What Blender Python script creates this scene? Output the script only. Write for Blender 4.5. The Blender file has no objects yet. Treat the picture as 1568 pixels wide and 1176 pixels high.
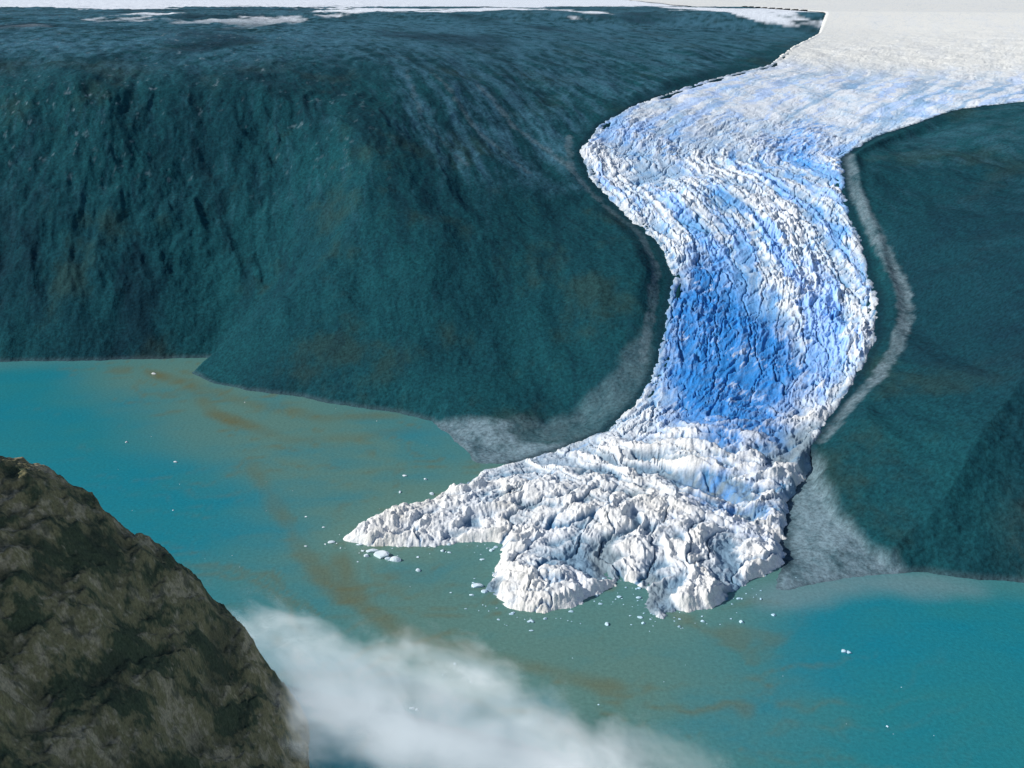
import bpy, bmesh, math, numpy as np
from mathutils import Vector
f4=np.float32
# ------------------------------------------------------------------ camera model (survey of the place)
F=1300.0; CX,CY=784.0,588.0; CAMZ=150.0; PITCH=math.radians(13.0)
cp,sp=math.cos(PITCH),math.sin(PITCH)
rng=np.random.default_rng(7)
def ray(px,py):
    u=(px-CX)/F; v=(CY-py)/F
    return np.array([u, cp+v*sp, -sp+v*cp])
def at(px,py,z):
    d=ray(px,py); t=(z-CAMZ)/d[2]
    return np.array([d[0]*t,d[1]*t])
# ------------------------------------------------------------------ noise
_pc={}
def pn(x,y,seed=0):
    if seed not in _pc:
        r=np.random.default_rng(seed); p=r.permutation(256).astype(np.int32); a=r.random(256)*2*np.pi
        _pc[seed]=(np.concatenate([p,p]),np.cos(a).astype(f4),np.sin(a).astype(f4))
    p,gx,gy=_pc[seed]
    x0=np.floor(x);y0=np.floor(y);fx=(x-x0).astype(f4);fy=(y-y0).astype(f4)
    xi=x0.astype(np.int32)&255;yi=y0.astype(np.int32)&255
    px0=p[xi];px1=p[(xi+1)&255];yj=(yi+1)&255
    h00=p[px0+yi];h10=p[px1+yi];h01=p[px0+yj];h11=p[px1+yj]
    u=fx*fx*fx*(fx*(fx*6-15)+10);v=fy*fy*fy*(fy*(fy*6-15)+10)
    a=gx[h00]*fx+gy[h00]*fy;b=gx[h10]*(fx-1)+gy[h10]*fy
    c=gx[h01]*fx+gy[h01]*(fy-1);d=gx[h11]*(fx-1)+gy[h11]*(fy-1)
    return (a+(b-a)*u+(c-a)*v+(a-b-c+d)*u*v)*f4(1.5)
def fbm(x,y,o=4,seed=0,g=0.5):
    s=0;a=1.;n=0
    for i in range(o):
        s=s+f4(a)*pn(x*2**i+i*17.3,y*2**i-i*9.1,seed+i);n+=a;a*=g
    return s/f4(n)
def ridged(x,y,o=4,seed=0,g=0.5):
    s=0;a=1.;n=0
    for i in range(o):
        s=s+f4(a)*(1-np.abs(pn(x*2**i+i*11.3,y*2**i-i*5.1,seed+i))*2);n+=a;a*=g
    return s/f4(n)
def worley(x,y,seed=0):
    r=np.random.default_rng(seed);T=r.random((3,256,256)).astype(f4)
    xi=np.floor(x).astype(np.int32);yi=np.floor(y).astype(np.int32)
    f1=np.full(x.shape,9.0,f4);f2=np.full(x.shape,9.0,f4);cid=np.zeros(x.shape,f4)
    for i in(-1,0,1):
        for j in(-1,0,1):
            a=(xi+i)&255;b=(yi+j)&255
            dx=xi+i+T[0,a,b]-x;dy=yi+j+T[1,a,b]-y;d=np.sqrt(dx*dx+dy*dy).astype(f4)
            m=d<f1
            f2=np.where(m,f1,np.minimum(f2,d));cid=np.where(m,T[2,a,b],cid);f1=np.where(m,d,f1)
    return f1,f2,cid
def ss(a,b,x):
    t=np.clip((x-a)/(b-a),0,1);return t*t*(3-2*t)
def segd(x,y,pts,closed=False):
    d=np.full(x.shape,1e18);n=len(pts)
    for i in range(n if closed else n-1):
        a=pts[i];b=pts[(i+1)%n];e=b-a;L=max(e@e,1e-9)
        t=np.clip(((x-a[0])*e[0]+(y-a[1])*e[1])/L,0,1)
        d=np.minimum(d,(x-a[0]-t*e[0])**2+(y-a[1]-t*e[1])**2)
    return np.sqrt(d)
def sdist(x,y,poly):
    d=segd(x,y,poly,True);ins=np.zeros(x.shape,bool);n=len(poly)
    for i in range(n):
        a=poly[i];b=poly[(i+1)%n]
        if a[1]==b[1]:continue
        ins^=((a[1]>y)!=(b[1]>y))&(x<(b[0]-a[0])*(y-a[1])/(b[1]-a[1])+a[0])
    return np.where(ins,d,-d)
class RBF:
    def __init__(s,P,z,smooth=0.0):
        s.P=np.array(P)/100.;z=np.array(z,float);n=len(z)
        r=np.linalg.norm(s.P[:,None]-s.P[None],axis=2)
        A=np.zeros((n+3,n+3));A[:n,:n]=-r+np.eye(n)*smooth
        A[:n,n]=1;A[n,:n]=1;A[:n,n+1:]=s.P;A[n+1:,:n]=s.P.T
        s.w=np.linalg.lstsq(A,np.concatenate([z,[0,0,0]]),rcond=None)[0]
    def __call__(s,x,y):
        sh=x.shape;x=x.ravel()/100.;y=y.ravel()/100.;n=len(s.P)
        o=s.w[n]+s.w[n+1]*x+s.w[n+2]*y
        for i in range(n):
            o=o-s.w[i]*np.sqrt((x-s.P[i,0])**2+(y-s.P[i,1])**2+0.01)
        return o.reshape(sh)
class Fan:
    """polar fan grid; smooth fields are evaluated on a 1/4 resolution grid and interpolated"""
    def __init__(s,a0,a1,na,rs,k=4):
        s.A=np.radians(np.linspace(a0,a1,na));s.rs=rs
        RR,AA=np.meshgrid(rs,s.A,indexing='ij');s.X=(RR*np.sin(AA)).astype(f4);s.Y=(RR*np.cos(AA)).astype(f4)
        nr=len(rs);mr=nr//k;mc=na//k
        s.ri=np.linspace(0,nr-1,mr);s.ci=np.linspace(0,na-1,mc)
        rc=np.interp(s.ri,np.arange(nr),rs);ac=np.interp(s.ci,np.arange(na),s.A)
        R2,A2=np.meshgrid(rc,ac,indexing='ij');s.Xc=R2*np.sin(A2);s.Yc=R2*np.cos(A2)
        fr=np.interp(rs,rc,np.arange(mr));fc=np.interp(s.A,ac,np.arange(mc))
        s.r0=np.minimum(fr.astype(int),mr-2);s.c0=np.minimum(fc.astype(int),mc-2)
        s.fr=(fr-s.r0).astype(f4)[:,None];s.fc=(fc-s.c0).astype(f4)[None]
    def up(s,V):
        V=V.astype(f4);T=V[s.r0]*(1-s.fr)+V[s.r0+1]*s.fr
        return T[:,s.c0]*(1-s.fc)+T[:,s.c0+1]*s.fc
    def sd(s,poly):return s.up(sdist(s.Xc,s.Yc,poly))
    def dl(s,pts):return s.up(segd(s.Xc,s.Yc,pts))
# ------------------------------------------------------------------ survey control heights
C=[]
for x in(-700,-350,-50,200,420,560):
    C+=[(x,600,30),(x,500,65),(x,400,102),(x,340,122),(x,315,129)]
C+=[(700,650,22),(700,550,52),(700,450,84),(700,380,107),(700,330,123),(700,312,129)]
C+=[(800,650,26),(800,550,54),(800,450,83),(800,380,106),(800,330,122),(870,600,38)]
C+=[(950,770,1),(950,650,24),(950,550,46),(950,480,68),(950,420,88),(950,370,105),(950,325,121),(900,700,14),(1000,600,40),(1000,700,17)]
C+=[(1100,380,100),(1200,345,112),(1225,325,119),(1100,320,122),(1300,330,116),(1300,370,101),(1500,350,110),(1500,390,97),(1370,400,95),(1290,440,80),(1250,470,72),
(1100,430,84),(980,460,75),(1100,500,66),(1200,500,65),(1050,560,47),(1160,560,48),(1265,560,48),(1160,620,36),(1280,620,36),(1065,620,36),(1170,700,22),(1270,700,22),(1050,700,19),
(1130,770,12),(1000,770,7),(1220,770,10),(1100,830,5),(900,815,1.5),(1185,850,3),(1185,900,1)]
C+=[(1310,700,26),(1370,700,35),(1320,850,8),(1375,850,17),(1375,780,27),(1375,600,51),(1375,500,73),(1375,435,89),(1310,480,74),(1310,600,41),(1320,450,82),
(1568,500,88),(1568,600,74),(1568,700,57),(1568,850,30),(1568,400,100),(1750,500,92),(1750,700,65),(1750,850,35),(1750,400,108),(1650,340,118)]
shore_px=[(-900,700),(-500,694),(-100,690),(200,690),(405,689),(470,687),(558,685),(536,702),(560,713),(600,721),(650,728),(700,736),(750,744),(800,754),(825,775),(848,800),
 (930,806),(1050,822),(1120,850),(1180,885),(1186,915),(1175,943),(1260,926),(1330,921),(1375,926),(1450,932),(1600,945),(1900,960)]
shoreW=[at(x,y,0) for x,y in shore_px]
P=[at(x,y,z) for x,y,z in C]+shoreW;Z=[c[2] for c in C]+[0]*len(shoreW)
base_rbf=RBF(P,Z,0.3)
lakepoly=np.array(shoreW+[np.array([900.,150.]),np.array([900.,-900.]),np.array([-1500.,-900.]),np.array([-1500.,420.])])
def macro(x,y):
    d=np.sqrt(x*x+y*y)
    h=base_rbf(x,y)
    far=124+4*fbm(x/900,y/900,3,50)
    k=ss(1100,2200,d)
    return np.clip(h*(1-k)+far*k,-5,133)
def rayhit(px,py):
    d=ray(px,py);ts=np.exp(np.linspace(math.log(200),math.log(6000),3000))/d[1]
    X=d[0]*ts;Y=d[1]*ts;Zr=CAMZ+d[2]*ts
    h=np.maximum(macro(X,Y),0);m=Zr<=h;i=np.argmax(m) if m.any() else len(ts)-1
    return np.array([X[i],Y[i]])
def polyhit(L):return np.array([rayhit(a,b) for a,b in L])
left_px=[(1236,308),(1226,330),(1170,365),(1100,382),(1030,406),(985,430),(963,460),(975,490),(1010,525),(1050,560),(1066,600),(1056,650),(1050,690),(1030,730),(990,768),(930,790),(860,808),(800,842)]
front_px=[(735,865),(700,885),(730,893),(790,893),(850,887),(880,889),(866,925),(862,942),(890,962),(915,967),(960,957),(1008,932),(1022,932),(1037,945),(1030,962),(1050,972),(1072,964),(1110,962),(1140,938),(1187,912)]
right_px=[(1183,870),(1185,828),(1220,772),(1260,716),(1285,670),(1288,620),(1270,560),(1252,510),(1248,466),(1290,441),(1375,413),(1470,402),(1600,398),(1800,395)]
leftW=polyhit(left_px);frontW=np.array([at(a,b,0) for a,b in front_px]);rightW=polyhit(right_px)
glpoly=np.concatenate([leftW,frontW,rightW,np.array([[3500,1500],[6000,9000],[1500,9000]])])
def height(fn):
    h=fn.up(macro(fn.Xc,fn.Yc));X,Y=fn.X,fn.Y
    sd=fn.sd(lakepoly)+2.2*fbm(X/13,Y/13,5,90,.6)
    gd=fn.sd(glpoly)
    land=np.maximum(-sd,0)
    hh=np.minimum(np.maximum(h,0.4),land*0.9)
    hh=np.where(sd>0,-np.minimum(sd*0.25,6)-0.05,hh)
    return hh,sd,gd
# ------------------------------------------------------------------ mesh helper
def grid_mesh(name,X,Y,Zz,mask=None,attrs=None):
    R,Cn=X.shape
    idx=np.arange(R*Cn).reshape(R,Cn)
    q=np.stack([idx[:-1,:-1],idx[:-1,1:],idx[1:,1:],idx[1:,:-1]],-1).reshape(-1,4)
    V=np.stack([X.ravel(),Y.ravel(),Zz.ravel()],-1)
    if mask is not None:
        m=mask.ravel();q=q[m[q].all(1)]
        us=np.zeros(R*Cn,bool);us[q.ravel()]=True;used=np.nonzero(us)[0];mp=np.cumsum(us)-1;q=mp[q];V=V[used]
        attrs={k:a.reshape(-1,4)[used] for k,a in attrs.items()}
    me=bpy.data.meshes.new(name)
    me.vertices.add(len(V));me.vertices.foreach_set("co",V.astype(f4).ravel())
    me.loops.add(q.size);me.loops.foreach_set("vertex_index",q.astype(np.int32).ravel())
    me.polygons.add(len(q));me.polygons.foreach_set("loop_start",(np.arange(len(q))*4).astype(np.int32))
    me.polygons.foreach_set("use_smooth",np.ones(len(q),bool))
    me.update(calc_edges=True)
    for k,a in (attrs or {}).items():
        at_=me.color_attributes.new(k,'FLOAT_COLOR','POINT');at_.data.foreach_set("color",a.astype(f4).ravel())
    ob=bpy.data.objects.new(name,me);bpy.context.scene.collection.objects.link(ob)
    return ob
def lerp(a,b,t):return a+(b-a)*t[...,None].astype(f4)
def col(*c):return np.array(c,f4)
def full(c,X):return np.broadcast_to(c,X.shape+(3,)).copy()
def rgba(c):return np.concatenate([np.clip(c,0,1),np.ones(c.shape[:-1]+(1,),f4)],-1)
# ------------------------------------------------------------------ materials
def mat_attr(name,rough=0.9,spec=0.2,bumps=((0.4,0.3),),cvar=0.35,cscale=0.3,attr='Col'):
    m=bpy.data.materials.new(name);m.use_nodes=True;nt=m.node_tree;N=nt.nodes;L=nt.links
    b=N['Principled BSDF'];b.inputs['Roughness'].default_value=rough;b.inputs['Specular IOR Level'].default_value=spec
    a=N.new('ShaderNodeAttribute');a.attribute_name=attr
    g=N.new('ShaderNodeNewGeometry')
    n=N.new('ShaderNodeTexNoise');n.inputs['Scale'].default_value=cscale;n.inputs['Detail'].default_value=5;n.inputs['Roughness'].default_value=0.75
    L.new(g.outputs['Position'],n.inputs['Vector'])
    mr=N.new('ShaderNodeMapRange');mr.inputs['From Min'].default_value=0.3;mr.inputs['From Max'].default_value=0.7
    mr.inputs['To Min'].default_value=1-cvar;mr.inputs['To Max'].default_value=1+cvar
    L.new(n.outputs['Fac'],mr.inputs['Value'])
    mx=N.new('ShaderNodeVectorMath');mx.operation='SCALE'
    L.new(a.outputs['Color'],mx.inputs[0]);L.new(mr.outputs['Result'],mx.inputs['Scale'])
    L.new(mx.outputs['Vector'],b.inputs['Base Color'])
    prev=None
    for sc,st in bumps:
        nn=N.new('ShaderNodeTexNoise');nn.inputs['Scale'].default_value=sc;nn.inputs['Detail'].default_value=2
        L.new(g.outputs['Position'],nn.inputs['Vector'])
        bp=N.new('ShaderNodeBump');bp.inputs['Strength'].default_value=st;bp.inputs['Distance'].default_value=0.6/sc
        L.new(nn.outputs['Fac'],bp.inputs['Height'])
        if prev:L.new(prev.outputs['Normal'],bp.inputs['Normal'])
        prev=bp
    if prev:L.new(prev.outputs['Normal'],b.inputs['Normal'])
    return m
# ------------------------------------------------------------------ terrain
rs=np.concatenate([np.exp(np.linspace(math.log(235),math.log(1150),1000)),np.exp(np.linspace(math.log(1154),math.log(16000),200))])
fn=Fan(-38,42,1250,rs);X,Y=fn.X,fn.Y
h,sd,gd=height(fn)
dist=np.sqrt(X*X+Y*Y)
land=np.clip(-sd,0,None)
away=ss(2,14,-gd)
am=ss(3,40,land)*away
big=fbm(X/110,Y/110,3,5)
bluff=ss(40,-110,X+60*big)
steep=ss(2,30,land)*(1-ss(98,124,h))
S=Y+h                                    # slope-following coordinate
gull=ridged(X/38+0.35*fbm(X/50,Y/50,3,9)+S/300,S/170,5,11,0.55)
spur=fbm(X/85+h/150,S/200,4,15,.5)
rough=fbm(X/24,S/30,6,21,0.62)
fine=fbm(X/4,S/5,3,31,0.6)
farA=1+ss(900,3000,dist)
h2=h+am*(steep*((gull-0.5)*(1.8+2.2*bluff)+spur*9)+rough*(1.0+1.3*bluff)+fine*0.30)*farA
morR=np.exp(-((-gd-6.5)/2.2)**2)*ss(150,190,X)*ss(330,380,Y)*ss(620,560,Y)
h2=h2+morR*1.6
h2=np.where(gd>2.5,np.minimum(h2,h-ss(2.5,8,gd)*7),h2)
dark=col(.006,.046,.062);mid=col(.008,.068,.082);light=col(.048,.140,.195);grey=col(.17,.25,.29);snow=col(.78,.83,.88);deep=col(.005,.025,.040);brownish=col(.022,.050,.046)
plat=polyhit([(640,345),(755,362),(765,410),(800,470),(880,492),(955,505),(950,440),(1000,408),(1100,372),(1215,328),(1100,316),(900,318),(640,318)])
nA=fbm(X/40,S/50,4,61);n1=fbm(X/60,S/80,5,71,0.6);n2=fbm(X/8,S/16,5,77,0.68);n3=fbm(X/2.6,S/4.5,3,79,.7)
pd=fn.sd(plat)+12*nA+4*n2
c=full(dark,X)
c=lerp(c,mid,np.clip(0.5+1.0*n1+0.6*n2+.5*n3,0,1))
c=lerp(c,deep,ss(.0,.5,fbm(X/40+S/200,S/130,5,101,.6)+.4*n2-.03)*.75*(.5+.5*bluff))
c=lerp(c,brownish,ss(.05,.5,fbm(X/45,S/60,4,105)+.4*n2)*.6)
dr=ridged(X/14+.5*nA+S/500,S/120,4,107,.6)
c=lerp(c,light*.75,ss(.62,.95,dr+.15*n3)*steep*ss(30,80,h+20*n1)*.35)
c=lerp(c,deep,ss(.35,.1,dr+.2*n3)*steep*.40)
streak=ridged(X/11+Y/45+.4*nA,Y/110+X/190,5,85,0.62)
c=lerp(c,light,ss(-10,8,pd)*np.clip(0.38+1.4*(streak-0.5)+0.9*n2+.4*n3,0,1))
c=lerp(c,light*1.1,ss(106,124,h)*np.clip(.5+1.6*n2+.9*n1,0,1))
c=lerp(c,deep,ss(.05,.4,fbm(X/90,Y/200,4,133)+.3*n2)*ss(112,122,h)*.7)
rockf=ss(.30,.54,fbm(X/5,S/9,4,121,.72)+.25*n1)*ss(50,90,h+14*nA)*bluff;c=lerp(c,grey*.9,rockf*.8)
rh=ss(4,14,-gd)*ss(150,185,X)*ss(560,420,Y)
c=lerp(c,deep*1.15,rh*np.clip(.65+.8*n1+.5*n2,0,.95))
c=lerp(c,light*.8,ss(150,185,X)*ss(70,84,h)*ss(4,14,-gd)*(dist<900)*np.clip(.2+1.2*n2+n1,0,1)*.6)
c=lerp(c,col(.070,.070,.040),ss(26,5,land)*ss(150,180,X)*np.clip(.55+n2*1.8,0,1)*.9)
beachL=polyhit([(798,753),(885,754),(892,778),(950,782),(985,775),(930,800),(850,806),(825,778)])
beachR=polyhit([(1200,775),(1222,795),(1240,850),(1275,888),(1335,913),(1345,922),(1260,930),(1170,948),(1185,915),(1175,870),(1180,825)])
fanL=polyhit([(885,750),(950,742),(1000,705),(1035,660),(1040,700),(1010,745),(975,775),(890,778)])
for bp_,ed,am_ in((beachL,3,.92),(beachR,3,.92),(fanL,4,.30)):
    bd=fn.sd(bp_)+3*fbm(X/8,Y/8,4,111)
    k=ss(-ed,ed*.6,bd)
    c=lerp(c,grey*1.1,k*np.clip(.85+n2*.9+.5*n3,0,1)*am_)
    if am_>.5:h2=h2*(1-k)+np.minimum(h2,land*.2)*k
for L_,wd,a_ in(([(1256,462),(1262,500),(1285,550),(1312,595),(1322,630),(1312,670),(1290,705),(1262,735),(1228,775)],3.0,1.0),
              ([(950,440),(952,480),(985,515),(1030,550),(1046,590),(1040,640),(1030,690)],2.0,.55),([(850,385),(890,425),(935,460),(952,480)],2.2,.5),([(800,375),(850,430),(905,480)],1.8,.4),([(770,370),(790,420),(840,470)],1.5,.3)):
    dd=fn.dl(polyhit(L_))+2.0*fbm(X/6,Y/6,4,151,.6)
    c=lerp(c,grey*.72,ss(wd*1.2,wd*.5,dd)*np.clip(.8+1.2*n2+.6*n3,0,1)*a_)
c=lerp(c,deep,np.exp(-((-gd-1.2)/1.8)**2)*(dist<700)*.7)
c=lerp(c,grey*.5,ss(1.8,0.2,land)*.4)
sn=fbm(X/160,Y/420,5,131,.55)
k=ss(850,1300,dist)*ss(.14,.22,sn+.3*ss(1200,3000,dist)+.06*n2)+ss(2200,3600,dist)
c=lerp(c,snow,np.clip(k,0,1))
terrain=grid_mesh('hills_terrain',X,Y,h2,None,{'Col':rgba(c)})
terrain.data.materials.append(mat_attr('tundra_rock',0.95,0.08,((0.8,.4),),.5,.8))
# ------------------------------------------------------------------ glacier
rs=np.exp(np.linspace(math.log(252),math.log(1400),1300))
rs=np.concatenate([rs,np.exp(np.linspace(math.log(1406),math.log(9000),50))])
fn=Fan(-5,34,1300,rs);X,Y=fn.X,fn.Y
h,sd,gd=height(fn);dist=np.sqrt(X*X+Y*Y)
dl=fn.dl(np.concatenate([leftW,frontW[:2]]))
wxy=fbm(X/9,Y/9,4,211,.55);wyx=fbm(X/9,Y/9,4,215,.55);W2=fbm(X/30,Y/30,3,217)
gdj=gd+3.0*fbm(X/7,Y/7,5,201,.65)+.3
lobe=ss(385,350,Y)
T=(1.3+.5*lobe)*(1-np.exp(-np.clip(gdj,0,None)/1.4))+np.where(gdj<0,gdj*1.5,0)
T=T+lobe*4.5*ss(0,34,gd)
C0=rayhit(1120,735)
dx=X-C0[0];dy=Y-C0[1];r=np.sqrt(dx*dx+dy*dy);th=np.arctan2(dx,-dy)
bz=polyhit([(1085,575),(1120,590),(1155,640),(1200,665),(1212,700),(1180,765),(1160,800),(1120,795),(1075,760),(1050,715),(1056,645),(1070,605)])
bd=fn.sd(bz)+13*fbm(X/14,Y/16,5,261,.64)
bzone=ss(-9,8,bd)
wx=X+3.2*wxy;wy=Y+3.2*wyx
f1,f2,cid=worley(wx/3.0,wy/3.8,3)
block=np.clip((f2-f1)*1.6,0,1)*.5+cid*.7
sharp=lambda v,p=1.6:np.clip(v,0,1)**p
arcs=sharp(ridged(r/9.5+.40*wxy+.7*W2,th*1.2+.3*wyx,4,223,.52),1.4)
rads=sharp(ridged(th*6.5+.32*wyx+.7*W2,r/42+.3*wxy,5,227,.55),1.4)
ka=ss(88,55,r+22*W2+6*wxy)
flow=arcs*ka+rads*(1-ka)
broad=fbm(X/17,Y/15,3,229)
g_tr=sharp(ridged(dl/5.0+.45*wxy,Y/46+X/70,5,233,.58))
a1=(X*.80+Y*.60);a2=(-X*.60+Y*.80)
feath=sharp(ridged(a2/5.2+.5*wxy,a1/17+.4*wyx,5,241,.60))
trunk=ss(348,388,Y+14*W2)
upper=ss(540,700,dist+40*wxy)
patch=np.clip(.8+1.3*fbm(X/24,Y/34,3,245),.2,1.4)
cut=lambda u,v,s:ss(.90,1.0,1-np.abs(pn(u,v,s))*2)
cvT=np.maximum(cut(a2/6+.5*wxy+W2,a1/26+.3*wyx,311),cut(dl/7+.4*wyx,Y/70+X/90,313))
cvL=cut(r/7+.35*wxy+.7*W2,th*1.4,315)*ka+cut(th*7+.3*wyx+.7*W2,r/46,317)*(1-ka)
cv=trunk*cvT*(1-upper*.6)+(1-trunk)*cvL
det=(1-trunk)*(block*.45+flow*4.2+broad*1.8)+trunk*patch*((g_tr*2.2+feath*1.7+block*.15)*(1-upper*.86))*(1-.35*bzone)
det=det-cv*(1.5-.9*upper)
edge=ss(0,3,gd)
lump=fbm(X/26,Y/26,4,251)
Zg=np.maximum(h,-0.5)+T+(det-1.4)*edge+1.8*lump*edge
ff=ss(900,1300,dist);Zg=Zg*(1-ff)+(np.maximum(h,0)+1.5+np.where(gd<0,gd*.3,0))*ff
white=col(.76,.80,.84);cream=col(.81,.79,.73);blue=col(.022,.22,.60);pale=col(.36,.60,.80)
lown=fbm(X/16,Y/26,5,271,.6);cr=fbm(a2/2.6,a1/8,5,281,.7)
fl=ridged(dl/13+.35*wxy+.5*W2,Y/160+X/200,4,283,.6)
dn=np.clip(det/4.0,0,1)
cg=full(white,X)
cg=lerp(cg,pale,np.clip(.10+1.4*lown+.9*cr,0,1)*trunk*.65)
cg=lerp(cg,blue*1.8,trunk*ss(.50,.15,fl+.25*cr)*(1-.4*upper)*.55)
cg=lerp(cg,col(.07,.30,.56),ss(.30,.02,dn)*trunk*(1-upper)*.65)  # trunk lows tinted bluer, crevasse shade put into the colour
cg=lerp(cg,col(.09,.22,.34),ss(.50,.14,dn)*(1-trunk)*.85)  # shaded gaps between lobe crests, painted bluish here and grey-brown below
cg=lerp(cg,col(.25,.27,.25),(1-trunk)*ss(.5,.2,dn)*ss(-.1,.4,lown)*.5)
cg=lerp(cg,blue,bzone*np.clip(1.0+.6*cr,0,1)*.97)
cg=lerp(cg,white*.9,bzone*ss(.16,.42,cr+.6*W2+.3*wxy)*.7)
cg=lerp(cg,blue*.55,bzone*ss(.1,.5,-cr+.4*lown)*.5)
b2=polyhit([(1150,450),(1190,428),(1242,428),(1235,450),(1235,485),(1185,475)])
b3=polyhit([(1000,440),(1050,428),(1110,440),(1060,465),(1015,475)])
b4=polyhit([(1065,830),(1150,805),(1185,840),(1165,890),(1080,880)])  # b4: blue shading of the lower lobe, painted into the ice colour
for b_,s_ in((b2,.8),(b3,.4),(b4,.6)):
    q=fn.sd(b_)+14*fbm(X/14,Y/20,4,291)
    cg=lerp(cg,blue*1.4,ss(-10,12,q)*np.clip(.4+1.7*cr-.4*ss(.5,.9,dn),0,1)*s_)
cg=lerp(cg,blue*1.6,trunk*(1-upper*.8)*ss(.14,.48,cr+.6*lown)*.45)
bands=ridged(dl/20+.6*fbm(X/90,Y/90,3,301)+.12*cr,Y/400,5,303,.62)
cg=lerp(cg,col(.24,.42,.62),upper*ss(1000,760,dist)*ss(.42,.80,bands+.3*lown)*.85)
cg=lerp(cg,cream,(1-trunk)*np.clip(.5+lown,0,1)*ss(.3,.6,dn))
cg=lerp(cg,col(.84,.83,.76),ss(760,920,dist)*.9)
cg=lerp(cg,col(.05,.20,.38),cv*.75*(1-.5*upper))  # crevasse cuts darkened, their blue shade put into the colour
cg=lerp(cg,col(.18,.23,.24),ss(1.8,.3,gd)*np.clip(.45+cr,0,1)*.7*(dist<800)*trunk)
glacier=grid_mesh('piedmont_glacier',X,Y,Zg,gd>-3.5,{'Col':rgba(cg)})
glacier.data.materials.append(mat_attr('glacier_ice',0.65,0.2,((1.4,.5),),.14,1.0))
# ------------------------------------------------------------------ lake
rs=np.exp(np.linspace(math.log(20),math.log(900),600));fn=Fan(-89,89,1000,rs,3);X,Y=fn.X,fn.Y
wA=fbm(X/50,Y/50,4,401);wB=fbm(X/60,Y/60,3,411)
dpl=fn.dl([at(a,b,0) for a,b in[(540,705),(640,760),(740,820),(750,900),(790,960),(870,1010),(990,1040)]])+16*wA
turq=col(.006,.215,.285);mud=col(.110,.230,.195);greenish=col(.020,.215,.24)
w1=fbm(X/90+.8*wB,Y/60,6,413,.6);w2=fbm(X/20+.8*wB,Y/9+wA,5,415,.62)
cl=full(turq,X)
cl=lerp(cl,greenish,np.clip(.45+1.2*w1+.5*w2,0,1))
cl=lerp(cl,mud,ss(66,4,dpl)*np.clip(.9+1.1*w1+.5*w2,0,1))
gdl=-fn.sd(glpoly)+6*wA;cl=lerp(cl,mud*1.05,ss(22,0,gdl)*.7)
sh=-fn.sd(lakepoly);cl=lerp(cl,mud,ss(-16,-1,sh+8*wA)*.4)
cl=lerp(cl,col(.15,.27,.29),ss(11,0,fn.dl([at(1180,950,0),at(1260,934,0),at(1375,934,0)])+4*fbm(X/15,Y/15,3,421))*.85)
brn=col(.145,.140,.060)
for L_,wd in(([(530,712),(600,735),(680,752),(760,748)],2.0),([(560,745),(640,775),(720,772),(800,762)],1.8),([(700,905),(715,950),(760,985),(850,1012),(930,1030),(1000,1048)],1.5),([(600,800),(630,850),(660,900),(700,950)],1.3),([(490,700),(540,720),(560,745),(600,760)],1.6)):
    dd=fn.dl([at(a,b,0) for a,b in L_])+3.0*fbm(X/18,Y/18,5,441)
    cl=lerp(cl,brn,ss(wd*3.4,0,np.abs(dd))*np.clip(.7+1.2*w1,0,1)*.62)
fil=ridged(X/60+1.2*wB,Y/16+1.8*wA,4,435,.55)
cl=lerp(cl,brn,ss(.60,.95,fil)*ss(90,20,dpl)*.5)
lake=grid_mesh('lake_water',X,Y,np.zeros_like(X),None,{'Col':rgba(cl)})
lake.data.materials.append(mat_attr('silty_water',0.4,0.2,((.9,.12),),.18,1.0))
# ------------------------------------------------------------------ foreground slope
crest=[(-500,640,109),(-250,695,101),(0,725,93),(150,747,87),(280,768,80),(405,800,72),(460,834,64),(500,868,57),(550,914,47),(578,958,38),(602,996,30),(602,1043,22),(618,1100,13),(636,1150,5)]
Pf=[];Zf=[]
for a,b,z in crest:
    p=at(a,b,z);Pf.append(p);Zf.append(z+1)
    n=p/np.linalg.norm(p)*.75+np.array([.55,.35])
    Pf.append(p+n*14);Zf.append(z-14);Pf.append(p+n*42);Zf.append(z-62)
for a,b,z in[(440,885,65),(450,1000,53),(520,965,48),(520,1050,36),(450,1120,42),(540,1120,26),(585,1120,17),(405,1176,42),(300,900,73),(280,1050,62),(100,950,82),(100,1100,74),(0,1176,72),(-250,900,93),(300,1176,54),(550,1176,18)]:
    Pf.append(at(a,b,z));Zf.append(z)
frb=RBF(Pf,Zf,.05)
xs=np.linspace(-200,10,1000);ys=np.linspace(75,285,900);Y,X=np.meshgrid(ys,xs,indexing='ij')
hf=frb(X,Y);U=(X-hf*.6).astype(f4);V_=(Y+hf*.9).astype(f4);X=X.astype(f4);Y=Y.astype(f4)
rr=ridged(U/16,V_/18,5,511,.52)
hf=hf+fbm(U/22,V_/22,6,501,.52)*5.0+(rr-.5)*2.6+fbm(U/1.7,V_/1.7,3,521,.6)*.38-.6
c1=fbm(U/14,V_/11,5,531,.66);c2=fbm(U/2.2,V_/2.0,4,541,.72);c3=fbm(U/6,V_/6,4,551,.7)
cf=full(col(.195,.178,.095),X)
cf=lerp(cf,col(.046,.070,.042),ss(-.05,.16,c1+.5*c2)*.9)
cf=lerp(cf,col(.40,.345,.235),ss(.10,.34,-c1+.8*c2)*.75)
cf=lerp(cf,col(.035,.050,.034),ss(.14,.36,c3+.5*c2)*.7)
cf=lerp(cf,col(.04,.05,.035),ss(.45,.15,rr)*.5)
fg=grid_mesh('foreground_hillside',X,Y,hf,hf>-8,{'Col':rgba(cf)})
fg.data.materials.append(mat_attr('mossy_rock',0.95,.1,((.9,.5),),.45,2.0))
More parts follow.
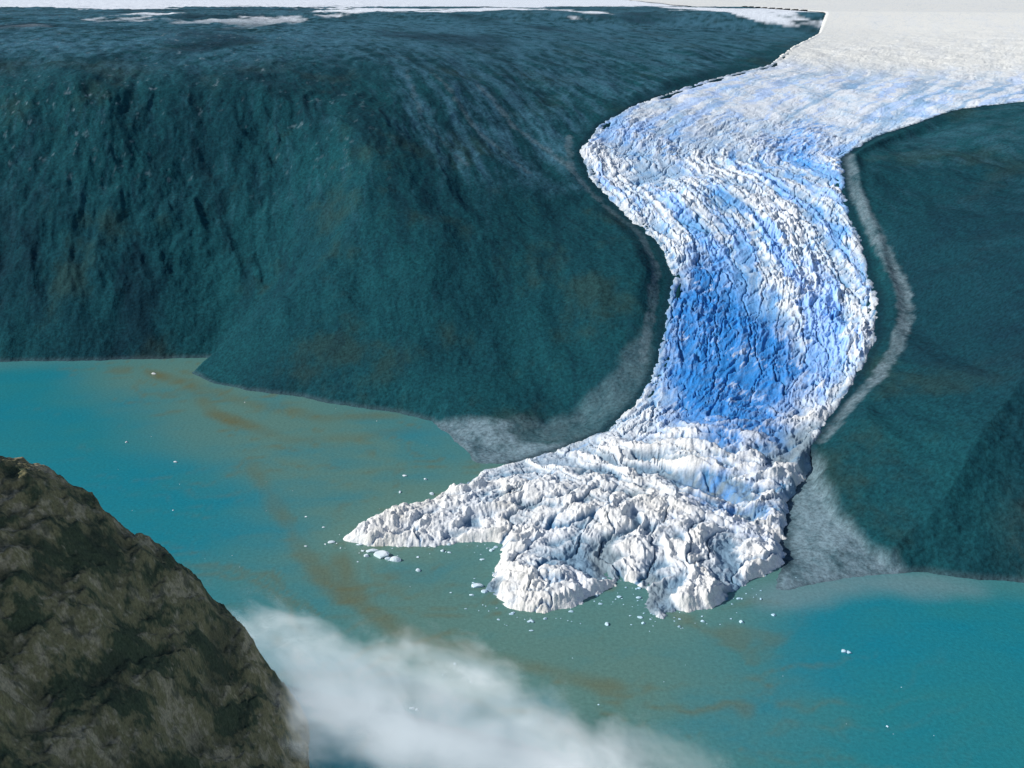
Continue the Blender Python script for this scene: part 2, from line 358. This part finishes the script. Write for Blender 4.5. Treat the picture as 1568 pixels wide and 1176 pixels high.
# ------------------------------------------------------------------ icebergs
V=[];Fc=[]
def chunk(x,y,s,seed):
    bm=bmesh.new();bmesh.ops.create_icosphere(bm,subdivisions=2,radius=1)
    r=np.random.default_rng(seed);o=len(V);ax=r.random(3)*.6+.7
    cs=[r.normal(size=3) for _ in range(7)];cs=[c/np.linalg.norm(c) for c in cs]
    for v in bm.verts:
        p=np.array(v.co)
        for c in cs:
            e=p@c
            if e>.62:p=p-c*(e-.62)
        p=p*ax*s*np.array([1.2,1.,.6]);V.append((p[0]+x,p[1]+y,p[2]+s*.12))
    for f in bm.faces:Fc.append([o+v.index for v in f.verts])
    bm.free()
bergs=[(745,903,2.0),(735,898,1.5),(760,908,1.5),(728,903,1.0),(752,906,1.2),(785,919,.8),(1253,1008,.8),(1258,1009,.6),(1175,968,.6),(778,1070,.7),(784,1072,.5),(825,1021,.35),(843,1041,.3),(519,800,.6),(465,778,.5),(735,735,1.6),(728,737,1.2),(495,703,.7),(850,936,1.3),(858,942,1.0),(770,815,.7),(793,819,.6),(765,833,.6),(800,835,.8),(662,860,.4),(690,888,.8),(1300,1090,.3)]
for i,(a,b,s) in enumerate(bergs):
    p=at(a,b,0);chunk(p[0],p[1],s,1000+i)
for i in range(150):
    t=rng.random();k=rng.integers(0,len(frontW)-1);p=frontW[k]*(1-t)+frontW[k+1]*t
    p=p+rng.normal(size=2)*np.array([5,3])+np.array([-1,-3]);chunk(p[0],p[1],.15+.6*rng.random()**3,2000+i)
for i in range(80):
    p=at(rng.uniform(430,1360),rng.uniform(720,1120),0);chunk(p[0],p[1],.10+.25*rng.random()**4,3000+i)
me=bpy.data.meshes.new('icebergs');me.from_pydata(V,[],Fc);ib=bpy.data.objects.new('icebergs',me);bpy.context.scene.collection.objects.link(ib)
mi=bpy.data.materials.new('iceberg_ice');mi.use_nodes=True;nt=mi.node_tree
b=nt.nodes['Principled BSDF'];b.inputs['Roughness'].default_value=.5
nz=nt.nodes.new('ShaderNodeTexNoise');nz.inputs['Scale'].default_value=.8;cr_=nt.nodes.new('ShaderNodeValToRGB')
cr_.color_ramp.elements[0].position=.35;cr_.color_ramp.elements[0].color=(.45,.7,.85,1);cr_.color_ramp.elements[1].position=.6;cr_.color_ramp.elements[1].color=(.88,.9,.9,1)
nt.links.new(nz.outputs['Fac'],cr_.inputs['Fac']);nt.links.new(cr_.outputs['Color'],b.inputs['Base Color'])
me.materials.append(mi)
# ------------------------------------------------------------------ mist bank (volume)
A=np.array([*at(520,925,20),20.]);B=np.array([*at(1200,1215,8),8.])
mc=(A+B)/2;dv=B-A;Ln=np.linalg.norm(dv)
bm=bmesh.new();bmesh.ops.create_icosphere(bm,subdivisions=3,radius=1)
me=bpy.data.meshes.new('mist_cloud');bm.to_mesh(me);bm.free()
mist=bpy.data.objects.new('mist_cloud',me);bpy.context.scene.collection.objects.link(mist)
mist.location=(mc[0]-5,mc[1]-7,12);mist.rotation_euler=(0,0,math.atan2(dv[1],dv[0]))
mist.scale=(Ln*.66,30,12)
mm=bpy.data.materials.new('mist');mm.use_nodes=True;nt=mm.node_tree;N=nt.nodes;L=nt.links;N.clear()
out=N.new('ShaderNodeOutputMaterial');pv=N.new('ShaderNodeVolumePrincipled');L.new(pv.outputs[0],out.inputs['Volume'])
tc=N.new('ShaderNodeTexCoord');ln=N.new('ShaderNodeVectorMath');ln.operation='LENGTH';L.new(tc.outputs['Object'],ln.inputs[0])
mpn=N.new('ShaderNodeMapping');mpn.inputs['Scale'].default_value=(4.2,2.2,1.0);L.new(tc.outputs['Object'],mpn.inputs[0])
nz=N.new('ShaderNodeTexNoise');nz.inputs['Scale'].default_value=1.0;nz.inputs['Detail'].default_value=5;nz.inputs['Roughness'].default_value=.68;nz.inputs['Distortion'].default_value=.3
L.new(mpn.outputs[0],nz.inputs['Vector'])
fall=N.new('ShaderNodeMapRange');fall.inputs['From Min'].default_value=0;fall.inputs['From Max'].default_value=1;fall.inputs['To Min'].default_value=.34;fall.inputs['To Max'].default_value=-.50
L.new(ln.outputs['Value'],fall.inputs['Value'])
ad=N.new('ShaderNodeMath');ad.operation='MULTIPLY_ADD';ad.inputs[1].default_value=1.7;L.new(nz.outputs['Fac'],ad.inputs[0]);L.new(fall.outputs[0],ad.inputs[2])
mr=N.new('ShaderNodeMapRange');mr.inputs['From Min'].default_value=.56;mr.inputs['From Max'].default_value=1.28;mr.inputs['To Min'].default_value=0;mr.inputs['To Max'].default_value=1
L.new(ad.outputs[0],mr.inputs['Value'])
pw=N.new('ShaderNodeMath');pw.operation='POWER';pw.inputs[1].default_value=1.7;L.new(mr.outputs[0],pw.inputs[0])
de=N.new('ShaderNodeMath');de.operation='MULTIPLY';de.inputs[1].default_value=.34;L.new(pw.outputs[0],de.inputs[0]);L.new(de.outputs[0],pv.inputs['Density'])
pv.inputs['Color'].default_value=(.97,.98,1,1);pv.inputs['Anisotropy'].default_value=0
em=N.new('ShaderNodeMath');em.operation='MULTIPLY';em.inputs[1].default_value=.52;L.new(de.outputs[0],em.inputs[0]);L.new(em.outputs[0],pv.inputs['Emission Strength']);pv.inputs['Emission Color'].default_value=(.84,.95,1,1)  # added glow in place of multiple light scattering inside the mist
me.materials.append(mm)
try: mm.cycles.volume_step_rate=5.0
except Exception as e: print(e)
# ------------------------------------------------------------------ light
sun_el=math.radians(33);az=math.radians(-95)
sv=np.array([math.sin(az)*math.cos(sun_el),math.cos(az)*math.cos(sun_el),math.sin(sun_el)])
sl=bpy.data.lights.new('sun','SUN');sl.energy=4.4;sl.angle=math.radians(.5);sl.color=(1,.96,.90)
so=bpy.data.objects.new('sun',sl);so.rotation_euler=Vector(-sv).to_track_quat('-Z','Y').to_euler();so.location=(-300,0,400);bpy.context.scene.collection.objects.link(so)
w=bpy.data.worlds.new('World');bpy.context.scene.world=w;w.use_nodes=True;nt=w.node_tree;N=nt.nodes;L=nt.links;N.clear()
out=N.new('ShaderNodeOutputWorld');b1=N.new('ShaderNodeBackground');b2=N.new('ShaderNodeBackground');mx=N.new('ShaderNodeMixShader')
sk=N.new('ShaderNodeTexSky');sk.sky_type='NISHITA';sk.sun_disc=False;sk.sun_elevation=sun_el;sk.sun_rotation=az;sk.altitude=1500;sk.dust_density=1
L.new(sk.outputs[0],b1.inputs[0]);b1.inputs[1].default_value=.10
tc=N.new('ShaderNodeTexCoord');sx=N.new('ShaderNodeSeparateXYZ');L.new(tc.outputs['Generated'],sx.inputs[0])
nz=N.new('ShaderNodeTexNoise');nz.inputs['Scale'].default_value=3;nz.inputs['Detail'].default_value=6
mp=N.new('ShaderNodeMapping');mp.inputs['Scale'].default_value=(1,1,5);L.new(tc.outputs['Generated'],mp.inputs[0]);L.new(mp.outputs[0],nz.inputs['Vector'])
ns=N.new('ShaderNodeMath');ns.operation='MULTIPLY_ADD';ns.inputs[1].default_value=-.25;L.new(nz.outputs['Fac'],ns.inputs[0]);L.new(sx.outputs['Z'],ns.inputs[2])
mr=N.new('ShaderNodeMapRange');mr.interpolation_type='SMOOTHSTEP';mr.inputs['From Min'].default_value=-.05;mr.inputs['From Max'].default_value=.2;mr.inputs['To Min'].default_value=1;mr.inputs['To Max'].default_value=0
L.new(ns.outputs[0],mr.inputs['Value']);L.new(mr.outputs[0],mx.inputs[0]);L.new(b1.outputs[0],mx.inputs[1]);L.new(b2.outputs[0],mx.inputs[2])
b2.inputs[0].default_value=(.93,.97,1,1);b2.inputs[1].default_value=.95
L.new(mx.outputs[0],out.inputs[0])
# ------------------------------------------------------------------ camera
WIN=1124.0;WX,WY=888.0,714.0
cam=bpy.data.cameras.new('camera');co=bpy.data.objects.new('camera',cam);bpy.context.scene.collection.objects.link(co)
co.location=(0,0,CAMZ);co.rotation_euler=(math.pi/2-PITCH,0,0);cam.sensor_width=36;cam.lens=36*F/WIN;cam.clip_start=1;cam.clip_end=40000
cam.shift_x=(WX-CX)/WIN;cam.shift_y=-(WY-CY)/WIN
sc=bpy.context.scene;sc.camera=co
sc.view_settings.view_transform='Standard';sc.view_settings.look='None';sc.view_settings.exposure=0
